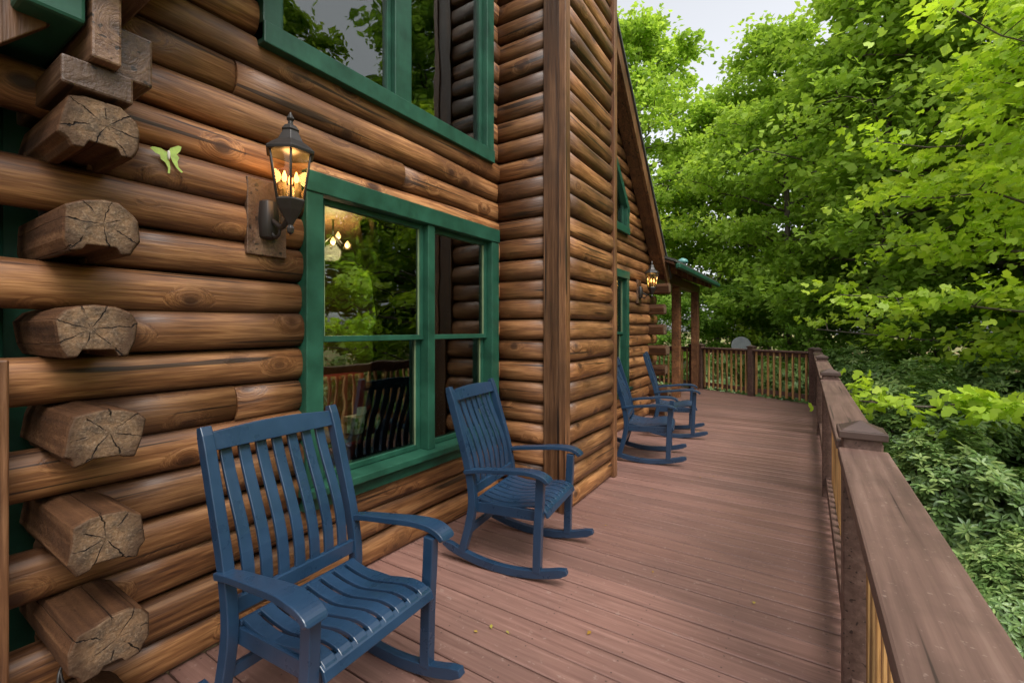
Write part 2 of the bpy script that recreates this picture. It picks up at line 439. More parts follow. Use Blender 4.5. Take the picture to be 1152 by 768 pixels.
# windows
def fr(mb,y0,y1,z0,z1,x0,x1): mb.box(x0,x1,y0,y1,z0,z1)
def dbl_window(y0,y1,z0,z1):
    w=empty('window_unit'); w.parent=cabin
    g=MB(); T=.105
    fr(g,y0,y0+T,z0+.10,z1-T-.001,-2.46,-2.275); fr(g,y1-T,y1,z0+.10,z1-T-.001,-2.46,-2.275)
    fr(g,y0-.004,y1+.004,z1-T,z1+.01,-2.46,-2.268)
    fr(g,y0-.02,y1+.02,z0+.055,z0+.10-.001,-2.46,-2.22)
    fr(g,y0,y1,z0-.03,z0+.053,-2.46,-2.275)
    ym=y0+.54*(y1-y0) if y1-y0>1.7 else (y0+y1)/2
    fr(g,ym-.035,ym+.035,z0+.10,z1-T-.001,-2.46,-2.285)
    g.obj('trim',M_green,w,bevel=.005)
    s=MB(); gl=MB(); bd=MB()
    for a,b in ((y0+T,ym-.035),(ym+.035,y1-T)):
        c=z0+.10; d=z1-T; zm=c+(d-c)*.50
        for (p,q,xo) in ((zm-.02,d,-2.33),(c,zm+.02,-2.365)):
            S=.042
            fr(s,a+.002,a+S,p+.002,q-.002,xo-.035,xo); fr(s,b-S,b-.002,p+.002,q-.002,xo-.035,xo)
            fr(s,a+S+.001,b-S-.001,p+.002,p+S*.9,xo-.034,xo-.001); fr(s,a+S+.001,b-S-.001,q-S*.9,q-.002,xo-.034,xo-.001)
            fr(gl,a+S-.004,b-S+.004,p+S*.9-.004,q-S*.9+.004,xo-.022,xo-.018)
            for (u0,u1,v0,v1) in ((a+S,a+S+.007,p+S*.9,q-S*.9),(b-S-.007,b-S,p+S*.9,q-S*.9)):
                fr(bd,u0,u1,v0,v1,xo-.016,xo-.006)
    s.obj('sashes',M_green,w,bevel=.004); gl.obj('glass',M_glass,w); bd.obj('glazing_bead',M_sash,w)
dbl_window(*openings[0]); dbl_window(*openings[1])

def poly_prism(mb,pts,x0,x1):
    n=len(pts); v=[(x0,y,z) for y,z in pts]+[(x1,y,z) for y,z in pts]
    f=[tuple(range(n)),tuple(range(2*n-1,n-1,-1))]+[(i,(i+1)%n,n+(i+1)%n,n+i) for i in range(n)]
    mb.add(v,f)
def trap(y0,y1,z0,of,ym):
    w=empty('gable_window'); w.parent=cabin
    g=MB(); T=.10
    t=lambda y: roofz(y)-of
    poly_prism(g,[(y0,z0),(y0+T,z0+T*.9),(y0+T,t(y0+T)-T*1.3),(y0,t(y0))],-2.46,-2.272)
    poly_prism(g,[(y1,z0),(y1,t(y1)),(y1-T,t(y1-T)-T*1.3),(y1-T,z0+T*.9)],-2.46,-2.272)
    fr(g,y0+T*.0,y1,z0-.02,z0+T*.9,-2.455,-2.262)
    poly_prism(g,[(y0,t(y0)),(y0,t(y0)-T*1.4),(y1,t(y1)-T*1.4),(y1,t(y1))],-2.457,-2.266)
    if ym:
        poly_prism(g,[(ym-.075,z0+T*.9),(ym+.075,z0+T*.9),(ym+.075,t(ym+.075)-.1),(ym-.075,t(ym-.075)-.1)],-2.45,-2.285)
    g.obj('trim',M_green,w,bevel=.005)
    s=MB(); cols=[(y0+T,ym-.075),(ym+.075,y1-T)] if ym else [(y0+T,y1-T)]
    gl=MB()
    for a,b in cols:
        S=.035
        poly_prism(s,[(a,z0+.09),(a+S,z0+.09),(a+S,t(a+S)-.12),(a,t(a)-.12)],-2.36,-2.325)
        poly_prism(s,[(b-S,z0+.09),(b,z0+.09),(b,t(b)-.12),(b-S,t(b-S)-.12)],-2.36,-2.325)
        fr(s,a+S+.001,b-S-.001,z0+.09,z0+.09+S,-2.361,-2.326)
        poly_prism(gl,[(a,z0+.09),(b,z0+.09),(b,t(b)-.12),(a,t(a)-.12)],-2.352,-2.348)
    s.obj('sash',M_green,w,bevel=.003); gl.obj('glass',M_glass,w)
trap(*up1,2.18); trap(*up2,None)

# interior
mb=MB()
mb.box(-7.1,-7.0,.7,8.0,0,6.8); mb.box(-7.0,-2.52,.60,.68,0,2.6,); mb.box(-7,-2.52,7.95,8.0,0,2.6)
mb.obj('interior_walls',M_inner,cabin)
mb=MB(); mb.box(-7,-2.5,.68,7.95,-.08,-.01); mb.obj('interior_floor',M_floor,cabin)
mb=MB(); mb.box(-2.98,-2.84,3.58,3.74,0,6.0); mb.box(-3.6,-3.45,1.2,1.35,2.73,4.2); mb.obj('interior_timber_posts',M_tanZ,cabin)
mb=MB(); mb.box(-7,-2.52,.68,7.95,2.60,2.72); mb.obj('loft_floor',M_inner,cabin)
mb=MB()
for dy,dz in ((0,0),(.14,-.02),(-.13,.015),(.05,.06)): mb.lathe([(.004,-.03),(.022,-.015),(.026,.005),(.012,.03),(.003,.045)],(-4.0+dy*.3,2.86+dy,2.38+dz),8)
c=empty('ceiling_light'); mb.obj('bulbs',M_bulb,c)
mb=MB(); mb.tube([(-4,2.86,2.60),(-4,2.86,2.45)],[.01,.01],6)
for q in range(4): mb.tube([(-4,2.86,2.45),(-4+.1*math.cos(q*1.57+.4),2.86+.13*math.sin(q*1.57+.4),2.36)],[.006,.006],5)
mb.obj('stem',M_black,c)
l=bpy.data.lights.new('ceiling_lamp','POINT'); l.energy=45; l.color=(1,.66,.36); l.shadow_soft_size=.1
o=bpy.data.objects.new('ceiling_lamp',l); COL.objects.link(o); o.parent=c; o.location=(-4,2.86,2.28)
t=empty('side_table'); mb=MB(); mb.box(-2.95,-2.54,1.7,2.6,.75,.785)
for a in (-2.9,-2.6):
    for b in (1.76,2.54): mb.box(a-.02,a+.02,b-.02,b+.02,-.01,.749)
mb.obj('table_top_and_legs',M_inner,t,bevel=.004)
def tissuemat():
    m=NT('tissue_box_print'); v=m.n('ShaderNodeTexVoronoi'); v.inputs['Scale'].default_value=26; m.l(m.obj(),v.inputs['Vector'])
    c=m.ramp(v.outputs['Distance'],[(.3,(.25,.45,.08)),(.5,(.75,.8,.65))]); m.bsdf(c,.6); return m.m
t=empty('tissue_box'); mb=MB(); mb.box(-2.68,-2.56,2.00,2.22,.787,.90); mb.obj('carton',tissuemat(),t,bevel=.003)
mb=MB(); mb.add([(-2.62,2.06,.895),(-2.62,2.16,.895),(-2.60,2.13,.96),(-2.64,2.08,.955),(-2.63,2.11,.93)],[(0,1,4),(1,2,4),(2,3,4),(3,0,4)]); mb.obj('tissue',simple('tissue_paper',(.85,.85,.83)),t)
t=empty('armchair'); mb=MB(); mb.box(-4.3,-3.6,2.6,3.5,.1,.45); mb.box(-4.5,-4.25,2.6,3.5,.1,1.0); mb.box(-4.3,-3.55,2.45,2.62,.1,.65); mb.box(-4.3,-3.55,3.48,3.65,.1,.65)
mb.obj('upholstery',M_redcloth,t,bevel=.05,seg=3)
t=empty('dining_table'); mb=MB(); mb.box(-5.9,-4.9,3.2,5.2,.72,.76)
for a in (-5.8,-5.0):
    for b in (3.3,5.1): mb.box(a-.04,a+.04,b-.04,b+.04,-.01,.719)
mb.obj('table_top_and_legs',M_tanZ,t,bevel=.005)

# gable roof
mb=MB()
def slab(y0,z0,y1,z1,x0,x1,th,m):
    v=[(x0,y0,z0),(x1,y0,z0),(x1,y1,z1),(x0,y1,z1)]; v+=[(a,b,c+th) for a,b,c in v]
    m.add(v,[(0,3,2,1),(4,5,6,7),(0,1,5,4),(1,2,6,5),(2,3,7,6),(3,0,4,7)])
RY=4.3; RZ=roofz(RY)+.02
slab(8.45,roofz(8.45)+.02,RY,RZ,-9,-2.13,.05,mb); slab(.15,roofz(.15)+.02,RY,RZ,-9,-2.13,.05,mb)
mb.obj('roof_decking',M_beamY,cabin)
mb=MB(); slab(8.50,roofz(8.50)+.075,RY,RZ+.055,-9,-2.06,.05,mb); slab(.10,roofz(.10)+.075,RY,RZ+.055,-9,-2.06,.05,mb)
mb.obj('roof_shingles',M_roof,cabin)
mb=MB(); slab(8.47,roofz(8.47)-.20,RY,RZ-.22,-2.125,-2.085,.27,mb); slab(.13,roofz(.13)-.20,RY,RZ-.22,-2.125,-2.085,.27,mb)
mb.obj('rake_fascia',M_trimZ,cabin,bevel=.004)
mb=MB(); slab(8.2,roofz(8.2)-.19,RY,RZ-.20,-2.30,-2.13,.12,mb); mb.obj('rake_frieze',M_beamY,cabin)

# porch beyond the gable
mb=MB()
zc=Z0*.6
while zc<3.2: log(mb,'Y',-3.9,zc,8.2,13.2,bx=.04,hz=.064,n=12); zc+=.125
mb.obj('porch_wall_logs',M_beamY,cabin)
mb=MB(); mb.box(-4.3,-3.92,8.1,13.2,-.2,3.4); mb.box(-8,-4.3,13.1,13.2,-1.5,3.4); mb.obj('porch_wall_core',M_inner,cabin)
mb=MB()
for (px_,py_) in ((-2.42,10.4),(-2.36,12.1)): mb.box(px_-.085,px_+.085,py_-.085,py_+.085,0,2.42)
mb.obj('porch_posts',M_beamY,cabin,bevel=.01)
mb=MB(); mb.box(-2.48,-2.30,8.2,12.35,2.42,2.60)
y=8.5
while y<12.4:
    v=[(-1.98,y,2.50),(-3.9,y,3.28),(-3.9,y,3.40),(-1.98,y,2.62)]; v+=[(a,b+.05,c) for a,b,c in v]
    mb.add(v,[(0,1,2,3),(7,6,5,4),(0,4,5,1),(1,5,6,2),(2,6,7,3),(3,7,4,0)]); y+=.45
mb.obj('porch_beam_and_rafters',M_beamY,cabin)
mb=MB(); v=[(-1.93,8.12,2.62),(-1.93,12.5,2.62),(-3.95,12.5,3.44),(-3.95,8.12,3.44)]; v+=[(a,b,c+.04) for a,b,c in v]
mb.add(v,[(0,1,2,3),(7,6,5,4),(0,4,5,1),(1,5,6,2),(2,6,7,3),(3,7,4,0)]); mb.obj('porch_ceiling',M_beamY,cabin)
mb=MB(); v=[(-1.90,8.1,2.665),(-1.90,12.55,2.665),(-3.97,12.55,3.49),(-3.97,8.1,3.49)]; v+=[(a,b,c+.04) for a,b,c in v]
mb.add(v,[(0,1,2,3),(7,6,5,4),(0,4,5,1),(1,5,6,2),(2,6,7,3),(3,7,4,0)]); mb.obj('porch_shingle_roof',M_roof,cabin)
mb=MB(); mb.box(-1.93,-1.84,8.2,12.52,2.56,2.65); mb.obj('porch_gutter',M_green,cabin,bevel=.02)
v_=empty('roof_vent',(-2.55,11.6,2.95)); mb=MB(); mb.lathe([(.06,-.1),(.06,.16),(.13,.17),(.11,.24),(.03,.28)],sides=12); mb.obj('cowl',paint('teal_metal',(.12,.3,.28),.4),v_)

# ------------------------------------------------------------------ deck
deck=empty('wooden_deck')
mb=MB(); y=-2.5; 
while y<12.6:
    x0=-2.36
    if y>8.1: x0=-3.9
    x1=.27
    if y>10.75:
        x1=.27-(y-10.75)*(2.4/1.4)
    if x1>x0: mb.box(x0,x1,y,y+.1385+random.uniform(-.0015,.001),-.035,random.uniform(-.002,.002))
    y+=.146
mb.obj('deck_boards',M_deck,deck,bevel=.0035,seg=1)
mb=MB(); mb.box(.21,.27-.002,-2.5,10.8,-.28,-.04); mb.obox((.25,10.85),(-2.2,12.3),.04,-.28,-.04)
for yy in (0,3,6,9): mb.box(.0,.14,yy,yy+.14,-1.6,-.045)
mb.box(-2.3,.2,-2.5,12.0,-.24,-.2)
mb.obj('joists_and_piers',M_chink,deck)

rail=empty('deck_railing')
capm=MB(); sub=MB(); bal=MB(); post=MB(); pcap=MB()
def run(p0,p1,posts,bo=.024):
    a=Vector((p0[0],p0[1])); b=Vector((p1[0],p1[1])); L=(b-a).length; d=(b-a)/L
    ts=[t for t in posts]
    for i,t in enumerate(ts):
        p=a+d*t; q0=p-d*.06; q1=p+d*.06
        post.obox(q0,q1,.12,-.3,1.085)
        q0=p-d*.075; q1=p+d*.075; pcap.obox(q0,q1,.15,1.086,1.115)
        n=Vector((d.y,-d.x)); 
        c=[p-d*.068-n*.068,p+d*.068-n*.068,p+d*.068+n*.068,p-d*.068+n*.068]
        v=[(w.x,w.y,1.1155) for w in c]+[(p.x,p.y,1.15)]
        pcap.add(v,[(0,1,4),(1,2,4),(2,3,4),(3,0,4),(3,2,1,0)])
    for i in range(len(ts)-1):
        s=a+d*(ts[i]+.062); e=a+d*(ts[i+1]-.062)
        capm.obox(s,e,.152,1.012,1.05)
        so=-.015 if bo>0 else .03
        sub.obox(s,e,.038,.92,1.01,off=so); sub.obox(s,e,.038,.09,.18,off=so)
        n=int((e-s).length/.125); 
        for k in range(n):
            c=s+(e-s)*((k+.5)/n); bal.obox(c-d*.018,c+d*.018,.036,.05,1.0,off=bo)
run((.175,-2.4),(.175,10.83),[0,1.75,4.61,7.4,10.2,13.2])
run((.175,10.83),(-2.28,12.25),[0.08,1.42,2.80],bo=-.010)
run((-2.36,12.3),(-3.9,12.6),[.12,1.5],bo=-.010)
capm.obj('cap_boards',M_rail,rail,bevel=.006); sub.obj('rails',M_rail,rail,bevel=.003); bal.obj('balusters',M_tanZ,rail,bevel=.003,seg=1)
post.obj('posts',M_rail,rail,bevel=.006); pcap.obj('post_caps',M_darkrail,rail,bevel=.004)

# ------------------------------------------------------------------ rocking chairs
def chair_meshes():
    parts={}
    R=1.15
    mb=MB()
    for s in (-1,1):
        path=[]
        for i in range(19):
            x=-.44+.84*i/18; path.append((x,R-math.sqrt(R*R-x*x)+.026))
        tt=[.05]*19; tt[0]=.028; tt[-1]=.03
        mb.sweep(path,.038,tt,s*.290)
    parts['rockers']=mb
    mb=MB()
    postp=smooth_path([(-.30,.075),(-.25,.25),(-.225,.42),(-.255,.62),(-.325,.86),(-.405,1.12)],5)
    for s in (-1,1):
        mb.sweep(smooth_path([(.215,.055),(.222,.3),(.232,.48),(.238,.615)],4),.042,[.05]*13,s*.290)
        n=len(postp); mb.sweep(postp,.042,[.05]*(n-2)+[.045,.03],s*.290)
        mb.sweep([(-.22,.365),(.225,.375)],.026,.065,s*.255)
    mb.box(.197,.222,-.24,.24,.335,.405); mb.box(-.225,-.195,-.265,.265,.335,.40)
    mb.box(-.262,-.238,-.268,.268,.20,.245)
    parts['legs_and_frame']=mb
    mb=MB()
    ap=smooth_path([(-.275,.590),(-.17,.612),(-.02,.630),(.13,.647),(.23,.645),(.285,.625),(.302,.603)],4)
    n=len(ap)
    for s in (-1,1):
        w=[.046+.036*min(1,i/(n*.6)) for i in range(n)]; w[-1]=.056; w[-2]=.074
        yy=[s*(.300+.02*min(1,i/(n*.6))) for i in range(n)]
        mb.sweep(ap,w,.026,yy)
    parts['armrests']=mb
    mb=MB()
    sp=smooth_path([(-.205,.418),(-.12,.400),(-.02,.393),(.08,.410),(.17,.426),(.235,.418),(.262,.392)],3)
    for i in range(8):
        y=-.232+.464*i/7; mb.sweep(sp,.050,.018,y)
    mb.sweep([(.238,.414),(.259,.400),(.270,.372)],.53,.017,0)
    mb.sweep([(-.215,.414),(-.195,.412)],.53,.02,0)
    parts['seat_slats']=mb
    mb=MB()
    def line(z):
        for a,b in zip(postp[:-1],postp[1:]):
            if a[1]<=z<=b[1]: return a[0]+(b[0]-a[0])*(z-a[1])/(b[1]-a[1])
        return postp[-1][0]
    zs=[.47+.59*i/10 for i in range(11)]
    for i in range(7):
        y=-.216+.432*i/6
        pth=[(line(z)+.018*math.sin((z-.47)/.59*math.pi*1.6)-.004,z) for z in zs]
        mb.sweep(pth,.046,.015,y)
    rings=[]
    for i in range(13):
        y=-.271+.542*i/12; zt=1.098+.014*math.cos(y/.271*math.pi/2); zb=1.03
        xb=line(zb); xt=line(1.10)
        rings.append([(xb+.014,y,zb),(xb-.012,y,zb-.004),(xt-.016,y,zt-.004),(xt+.010,y,zt)])
    mb.loft(rings,smooth=False)
    xb=line(.47); mb.box(xb-.012,xb+.016,-.27,.27,.445,.505)
    parts['backrest']=mb
    return {k:v.mesh('rocking_chair_'+k,M_navy) for k,v in parts.items()}
CM=chair_meshes()
def chair(x,y,deg,sc=1):
    e=empty('rocking_chair',(x,y,.002),math.radians(deg)); e.scale=(sc,sc,sc)
    for k,m in CM.items(): mkobj(k,m,e,.0035,2)
chair(-1.57,1.14,3); chair(-1.60,2.61,8); chair(-1.56,5.38,12,1.02); chair(-1.60,6.80,14,1.03)

# ------------------------------------------------------------------ lanterns
def lantern(yc,dz=0,power=5):
    e=empty('wall_lantern',(-2.29,yc,2.0+dz))
    mb=MB(); mb.box(-.03,-.002,-.100,.10,-.13,.25); mb.obj('wood_mount',M_blockX,e,bevel=.004)
    mb=MB(); cx=.20; ph=math.pi/6
    mb.lathe([(.012,-.10),(.042,-.09),(.05,0),(.042,.09),(.012,.10)],(.008,0,.05),10)
    arm=smooth_path([(.02,0,.06),(.08,0,.02),(.13,0,.0),(.18,0,.04),(.20,0,.09)],4)
    mb.tube(arm,[.013]*len(arm),8)
    arm=smooth_path([(.03,0,.0),(.06,0,-.04),(.10,0,-.035),(.11,0,.0),(.085,0,.012)],4); mb.tube(arm,[.008]*len(arm),6)
    mb.lathe([(.004,-.045),(.016,-.035),(.02,-.015),(.012,0),(.028,.03),(.052,.07),(.066,.10),(.072,.115),(.066,.125)],(cx,0,0),6,smooth=False,phase=ph)
    mb.lathe([(.100,.335),(.118,.338),(.120,.352),(.095,.375),(.062,.40),(.042,.44),(.038,.45),(.044,.455),(.030,.475),(.014,.485),(.012,.50),(.020,.512),(.010,.53),(.003,.545)],(cx,0,0),6,smooth=False,phase=ph)
    for k in range(6):
        a=k*math.pi/3+ph
        mb.tube([(cx+.066*math.cos(a),.066*math.sin(a),.12),(cx+.100*math.cos(a),.100*math.sin(a),.34)],[.006,.006],5)
    mb.obj('metal_body',M_black,e,bevel=.0015,seg=1)
    mb=MB(); mb.lathe([(.062,.124),(.096,.336)],(cx,0,0),6,smooth=False,phase=ph); mb.f=mb.f[:-2]; mb.r=mb.r[:-2]; mb.sm=mb.sm[:-2]; mb.mi=mb.mi[:-2]
    mb.obj('glass_panes',M_lglass,e)
    mb=MB(); b2=MB()
    for k in range(3):
        a=k*2.09+.5; x=cx+.03*math.cos(a); y=.03*math.sin(a)
        mb.tube([(x,y,.12),(x,y,.20)],[.009,.009],8)
        b2.lathe([(.005,.20),(.011,.212),(.012,.225),(.006,.245),(.002,.255)],(x,y,0),8)
    mb.obj('candle_sleeves',simple('ivory_sleeve',(.5,.4,.26)),e); b2.obj('candle_bulbs',M_bulb,e)
    l=bpy.data.lights.new('lantern_light','POINT'); l.energy=power; l.color=(1,.58,.25); l.shadow_soft_size=.04
    o=bpy.data.objects.new('lamp_light',l); COL.objects.link(o); o.parent=e; o.location=(cx,0,.29)
lantern(1.26,0,1.7); lantern(7.35,.05,.4)

# ------------------------------------------------------------------ luna moth
mo=empty('luna_moth',(-2.292,.83,2.24))
mb=MB()
fw=[(0,.0,.012),(0,.018,.028),(0,.050,.036),(0,.060,.030),(0,.048,.012),(0,.030,.0),(0,.008,-.004)]
hw=[(0,.006,-.002),(0,.032,.0),(0,.036,-.014),(0,.024,-.028),(0,.020,-.05),(0,.030,-.072),(0,.022,-.074),(0,.011,-.050),(0,.006,-.028)]
for s in (-1,1):
    for w in (fw,hw): mb.add([(x+.004+ (abs(y)*.12),s*y,z) for x,y,z in w],[tuple(range(len(w)))])
M_moth=paint('pale_green_wing',(.36,.50,.12),.7,.2,scale=40)
o=mb.obj('wings',M_moth,mo,loc=(.006,0,0)); o.rotation_euler=(math.radians(20),0,0)
mb=MB(); mb.lathe([(.002,-.02),(.005,-.012),(.006,.004),(.005,.014),(.002,.02)],(.014,0,.0),8); mb.obj('body',simple('moth_body',(.7,.68,.6)),mo)

# ------------------------------------------------------------------ satellite dish
d=empty('satellite_dish',(-1.85,17.0,.95)); mb=MB()
rings=[]
for i in range(6):
    r=.30*i/5+.002; rings.append([(r*math.cos(a),-.35*r*r*2,r*math.sin(a)) for a in [2*math.pi*k/24 for k in range(24)]])
mb.loft(rings,True); mb.tube([(0,.05,-.05),(0,.12,-.3),(0,.12,-1.6)],[.025]*3,8); mb.tube([(0,-.05,-.28),(0,-.32,-.1)],[.012,.012],6); mb.box(-.04,.04,-.38,-.3,-.12,-.04)
mb.obj('dish_and_mast',M_grey,d)

# ------------------------------------------------------------------ ground
def gz(x,y):
    base=-1.35+ .9/(1+math.exp(-(y-17)/2.5)) 
    if x>3: base-= min(1.5,(x-3)*.12)
    return base+.08*math.sin(x*.9+1)*math.cos(y*.7)
xs=np.concatenate([np.linspace(-300,-30,10),np.linspace(-28,40,69),np.linspace(45,300,10)])
ys=np.concatenate([np.linspace(-300,-25,10),np.linspace(-23,50,74),np.linspace(55,300,10)])
mb=MB(); V=[(float(x),float(y),gz(x,y)) for y in ys for x in xs]; nx=len(xs)
F=[(j*nx+i,j*nx+i+1,(j+1)*nx+i+1,(j+1)*nx+i) for j in range(len(ys)-1) for i in range(nx-1)]
mb.add(V,F,smooth=True); mb.obj('ground',M_ground)

# ------------------------------------------------------------------ foliage
DIA=(np.array([(0,0,0),(.45,-.5,.10),(1,0,0),(.45,.5,.10)]),[(0,1,2,3)])
MAP=(np.array([(0,0,0),(.02,-.30,.0),(.22,-.62,-.05),(.36,-.30,.02),(.70,-.42,0),(1,0,-.06),(.70,.42,0),(.36,.30,.02),(.22,.62,-.05),(.02,.30,0)]),[tuple(range(10))])
RHO=(np.array([(0,0,0),(.3,-.5,.02),(.72,-.46,-.02),(1,0,-.09),(.72,.46,-.02),(.3,.5,.02)]),[(0,1,2,3),(0,3,4,5)])
def leaves(name,P,A,N,L,W,tint,shape,mat):
    T,Fs=shape; n=len(P)
    A=A/np.linalg.norm(A,axis=1,keepdims=True)
    N=N-A*np.sum(N*A,axis=1,keepdims=True); N/= (np.linalg.norm(N,axis=1,keepdims=True)+1e-9)
    S=np.cross(N,A)
    L=np.broadcast_to(L,(n,)); W=np.broadcast_to(W,(n,))
    V=P[:,None,:]+A[:,None,:]*(T[None,:,0:1]*L[:,None,None])+S[:,None,:]*(T[None,:,1:2]*W[:,None,None])+N[:,None,:]*(T[None,:,2:3]*L[:,None,None])
    V=V.reshape(-1,3); k=len(T)
    m=bpy.data.meshes.new(name); m.vertices.add(len(V)); m.vertices.foreach_set('co',V.astype(np.float32).ravel())
    loops=np.concatenate([np.array(f) for f in Fs]); lt=np.array([len(f) for f in Fs])
    allv=(np.arange(n)[:,None]*k+loops[None,:]).ravel().astype(np.int32)
    tot=np.tile(lt,n); st=np.concatenate([[0],np.cumsum(tot)[:-1]]).astype(np.int32)
    m.loops.add(len(allv)); m.loops.foreach_set('vertex_index',allv)
    m.polygons.add(len(tot)); m.polygons.foreach_set('loop_start',st)
    m.update(calc_edges=True); m.validate()
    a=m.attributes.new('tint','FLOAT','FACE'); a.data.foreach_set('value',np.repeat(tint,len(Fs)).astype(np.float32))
    m.materials.append(mat); return m

def tree(name,H,R,cb,nl,npc,leaf,mat,shape=DIA,cr=.75,flat=.38,r0=.2,cpl=7,seed=0,wratio=.75,tintb=0.5):
    rr=np.random.default_rng(seed); rnd=random.Random(seed)
    mb=MB(); P=[];A=[];N=[];T=[]
    lean=(rnd.uniform(-.03,.03),rnd.uniform(-.03,.03))
    def tp(t): return Vector((lean[0]*H*t+.15*math.sin(t*5+seed),lean[1]*H*t+.15*math.cos(t*4+seed),t*H))
    ts=[i/12 for i in range(13)]
    mb.tube([tp(t) for t in ts],[r0*(1.25 if t==0 else 1)*(1-.9*t) for t in ts],9)
    for i in range(nl):
        u=(i+.5)/nl; t=cb+(1-cb)*u*.97; b=tp(t)
        az=i*2.39996+rnd.uniform(-.35,.35)
        ln=R*((1-u**1.8)**.6)*(.62+.38*min(1,u*3+.3))*rnd.uniform(.7,1.15)+.3
        el=.10+.55*u+rnd.uniform(-.12,.12)
        d=Vector((math.cos(az)*math.cos(el),math.sin(az)*math.cos(el),math.sin(el)))
        pts=[]
        for q in range(6):
            s=q/5; p=b+d*(ln*s)+Vector((0,0,-.09*ln*s*s)); 
            if q: p+=Vector((rnd.uniform(-1,1),rnd.uniform(-1,1),rnd.uniform(-.5,.5)))*.05*ln
            pts.append(p)
        rb=r0*(1-.85*t)*.42
        mb.tube(pts,[rb*(1-.85*q/5)+.004 for q in range(6)],5)
        side=Vector((-math.sin(az),math.cos(az),0))
        for c in range(cpl):
            s=.28+.72*(c+rnd.random())/cpl
            q=min(4,int(s*5)); p=pts[q].lerp(pts[q+1],s*5-q) if s<1 else pts[5]
            off=side*rnd.uniform(-1,1)*ln*.33*(1.15-s*.5)+Vector((0,0,rnd.uniform(-.25,.35)*cr))
            cpos=p+off
            if off.length>.2: mb.tube([p,(p+cpos)/2+Vector((0,0,.04)),cpos],[rb*.3+.004,rb*.2+.003,.003],4,caps=False)
            n=int(npc*rnd.uniform(.6,1.35)); rad=cr*rnd.uniform(.6,1.25)
            g=rr.normal(size=(n,3)); g/=np.linalg.norm(g,axis=1,keepdims=True); g*=(rr.random((n,1))**.45)*rad
            g*= (1+.35*np.sin(g[:,0:1]*7+c)*np.cos(g[:,1:2]*6+i))
            tilt=rr.normal(size=2)*.25
            g[:,2]=g[:,2]*flat+g[:,0]*tilt[0]+g[:,1]*tilt[1]
            P.append(np.array(cpos)[None,:]+g)
            out=np.array([d.x,d.y,-.15])[None,:]+rr.normal(size=(n,3))*.75
            A.append(out); N.append(np.array([0,0,1.0])[None,:]+np.array([d.x,d.y,0])[None,:]*.6+rr.normal(size=(n,3))*.6)
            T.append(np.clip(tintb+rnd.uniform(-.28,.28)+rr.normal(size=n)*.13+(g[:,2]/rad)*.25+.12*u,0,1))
    P=np.concatenate(P);A=np.concatenate(A);N=np.concatenate(N);T=np.concatenate(T)
    L=leaf*rr.uniform(.65,1.25,len(P))
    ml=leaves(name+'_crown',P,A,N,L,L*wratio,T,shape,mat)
    mw=mb.mesh(name+'_wood',M_bark,fix=False)
    return mw,ml
VA=[tree('tulip_tree',16,4.6,.18,38,108,.235,M_leaf,seed=1,cr=.90),
    tree('oak_tree',15,5.0,.14,36,112,.235,M_leaf2,seed=2,cr=.92),
    tree('maple_tree',14,4.4,.22,36,112,.225,M_leaf,seed=3,cr=.86,flat=.3)]
VS=tree('understory_shrub',4.2,2.4,.05,22,76,.155,M_leaf2,seed=9,cr=.55,r0=.05,cpl=6)
def put(name,var,x,y,s,rz=None,parent=None,sz=None):
    if parent is None: parent=empty(name,(x,y,gz(x,y)-.05),0); loc=(0,0,0)
    else: loc=(x,y,gz(x,y)-.05)
    rz=random.uniform(0,6.28) if rz is None else rz
    sc=(s,s,sz or s)
    mkobj('trunk',var[0],parent,loc=loc,rotz=rz,scale=sc); mkobj('crown',var[1],parent,loc=loc,rotz=rz,scale=sc)
names=['tulip_tree','oak_tree','maple_tree']
near=[(-7.3,24.5,1.16,0),(-3.9,25,.94,2),(-.6,20.5,.86,0),(1.8,17.2,.95,2),(4.6,16.2,1.05,0),(8.6,13.6,1.1,1),(12.5,8.8,1.08,0),(14.5,3.5,.75,2),(15,-2.5,.75,0)]
for x,y,s,k in near: put(names[k],VA[k],x,y,s)
dist=empty('distant_trees')
far=[(-14,33,1.1,1),(-10.5,31,1.0,2),(-2,31,.9,1),(3,27,1.05,2),(8,22,1.15,0),(13.5,18,1.1,1),(19,11,1.0,2),(20.5,3.5,.9,0),(20,-6,.9,2),
     (-18,27,1.0,0),(10,32,1.3,1),(13,-12,.9,0),(4,-18,.9,2)]
for x,y,s,k in far: put('t',VA[k],x,y,s,parent=dist)
for x,y,s in [(-6.5,19,.9),(-4.2,18.2,.8),(-2.4,20,.9),(.2,17,.75),(2.6,14.8,.85),(5.2,13,.9),(7.6,10.2,.8),(10.5,6.5,.85),(11,1,.9),(-9,21,.9),(1.2,22,1.1),(5,20,1.2),(-1.5,25,1.2)]:
    put('understory_shrub',VS,x,y,s)
YM=tree('young_maple',8.6,4.9,.14,40,66,.135,M_maple,shape=MAP,seed=21,cr=.66,flat=.28,r0=.10,cpl=8,wratio=.80,tintb=.55)
put('young_maple',YM,4.6,9.9,1.0,rz=.4)
put('young_maple',YM,5.9,14.0,1.25,rz=2.6)
put('young_maple',YM,-.2,24.5,1.5,rz=4.1)

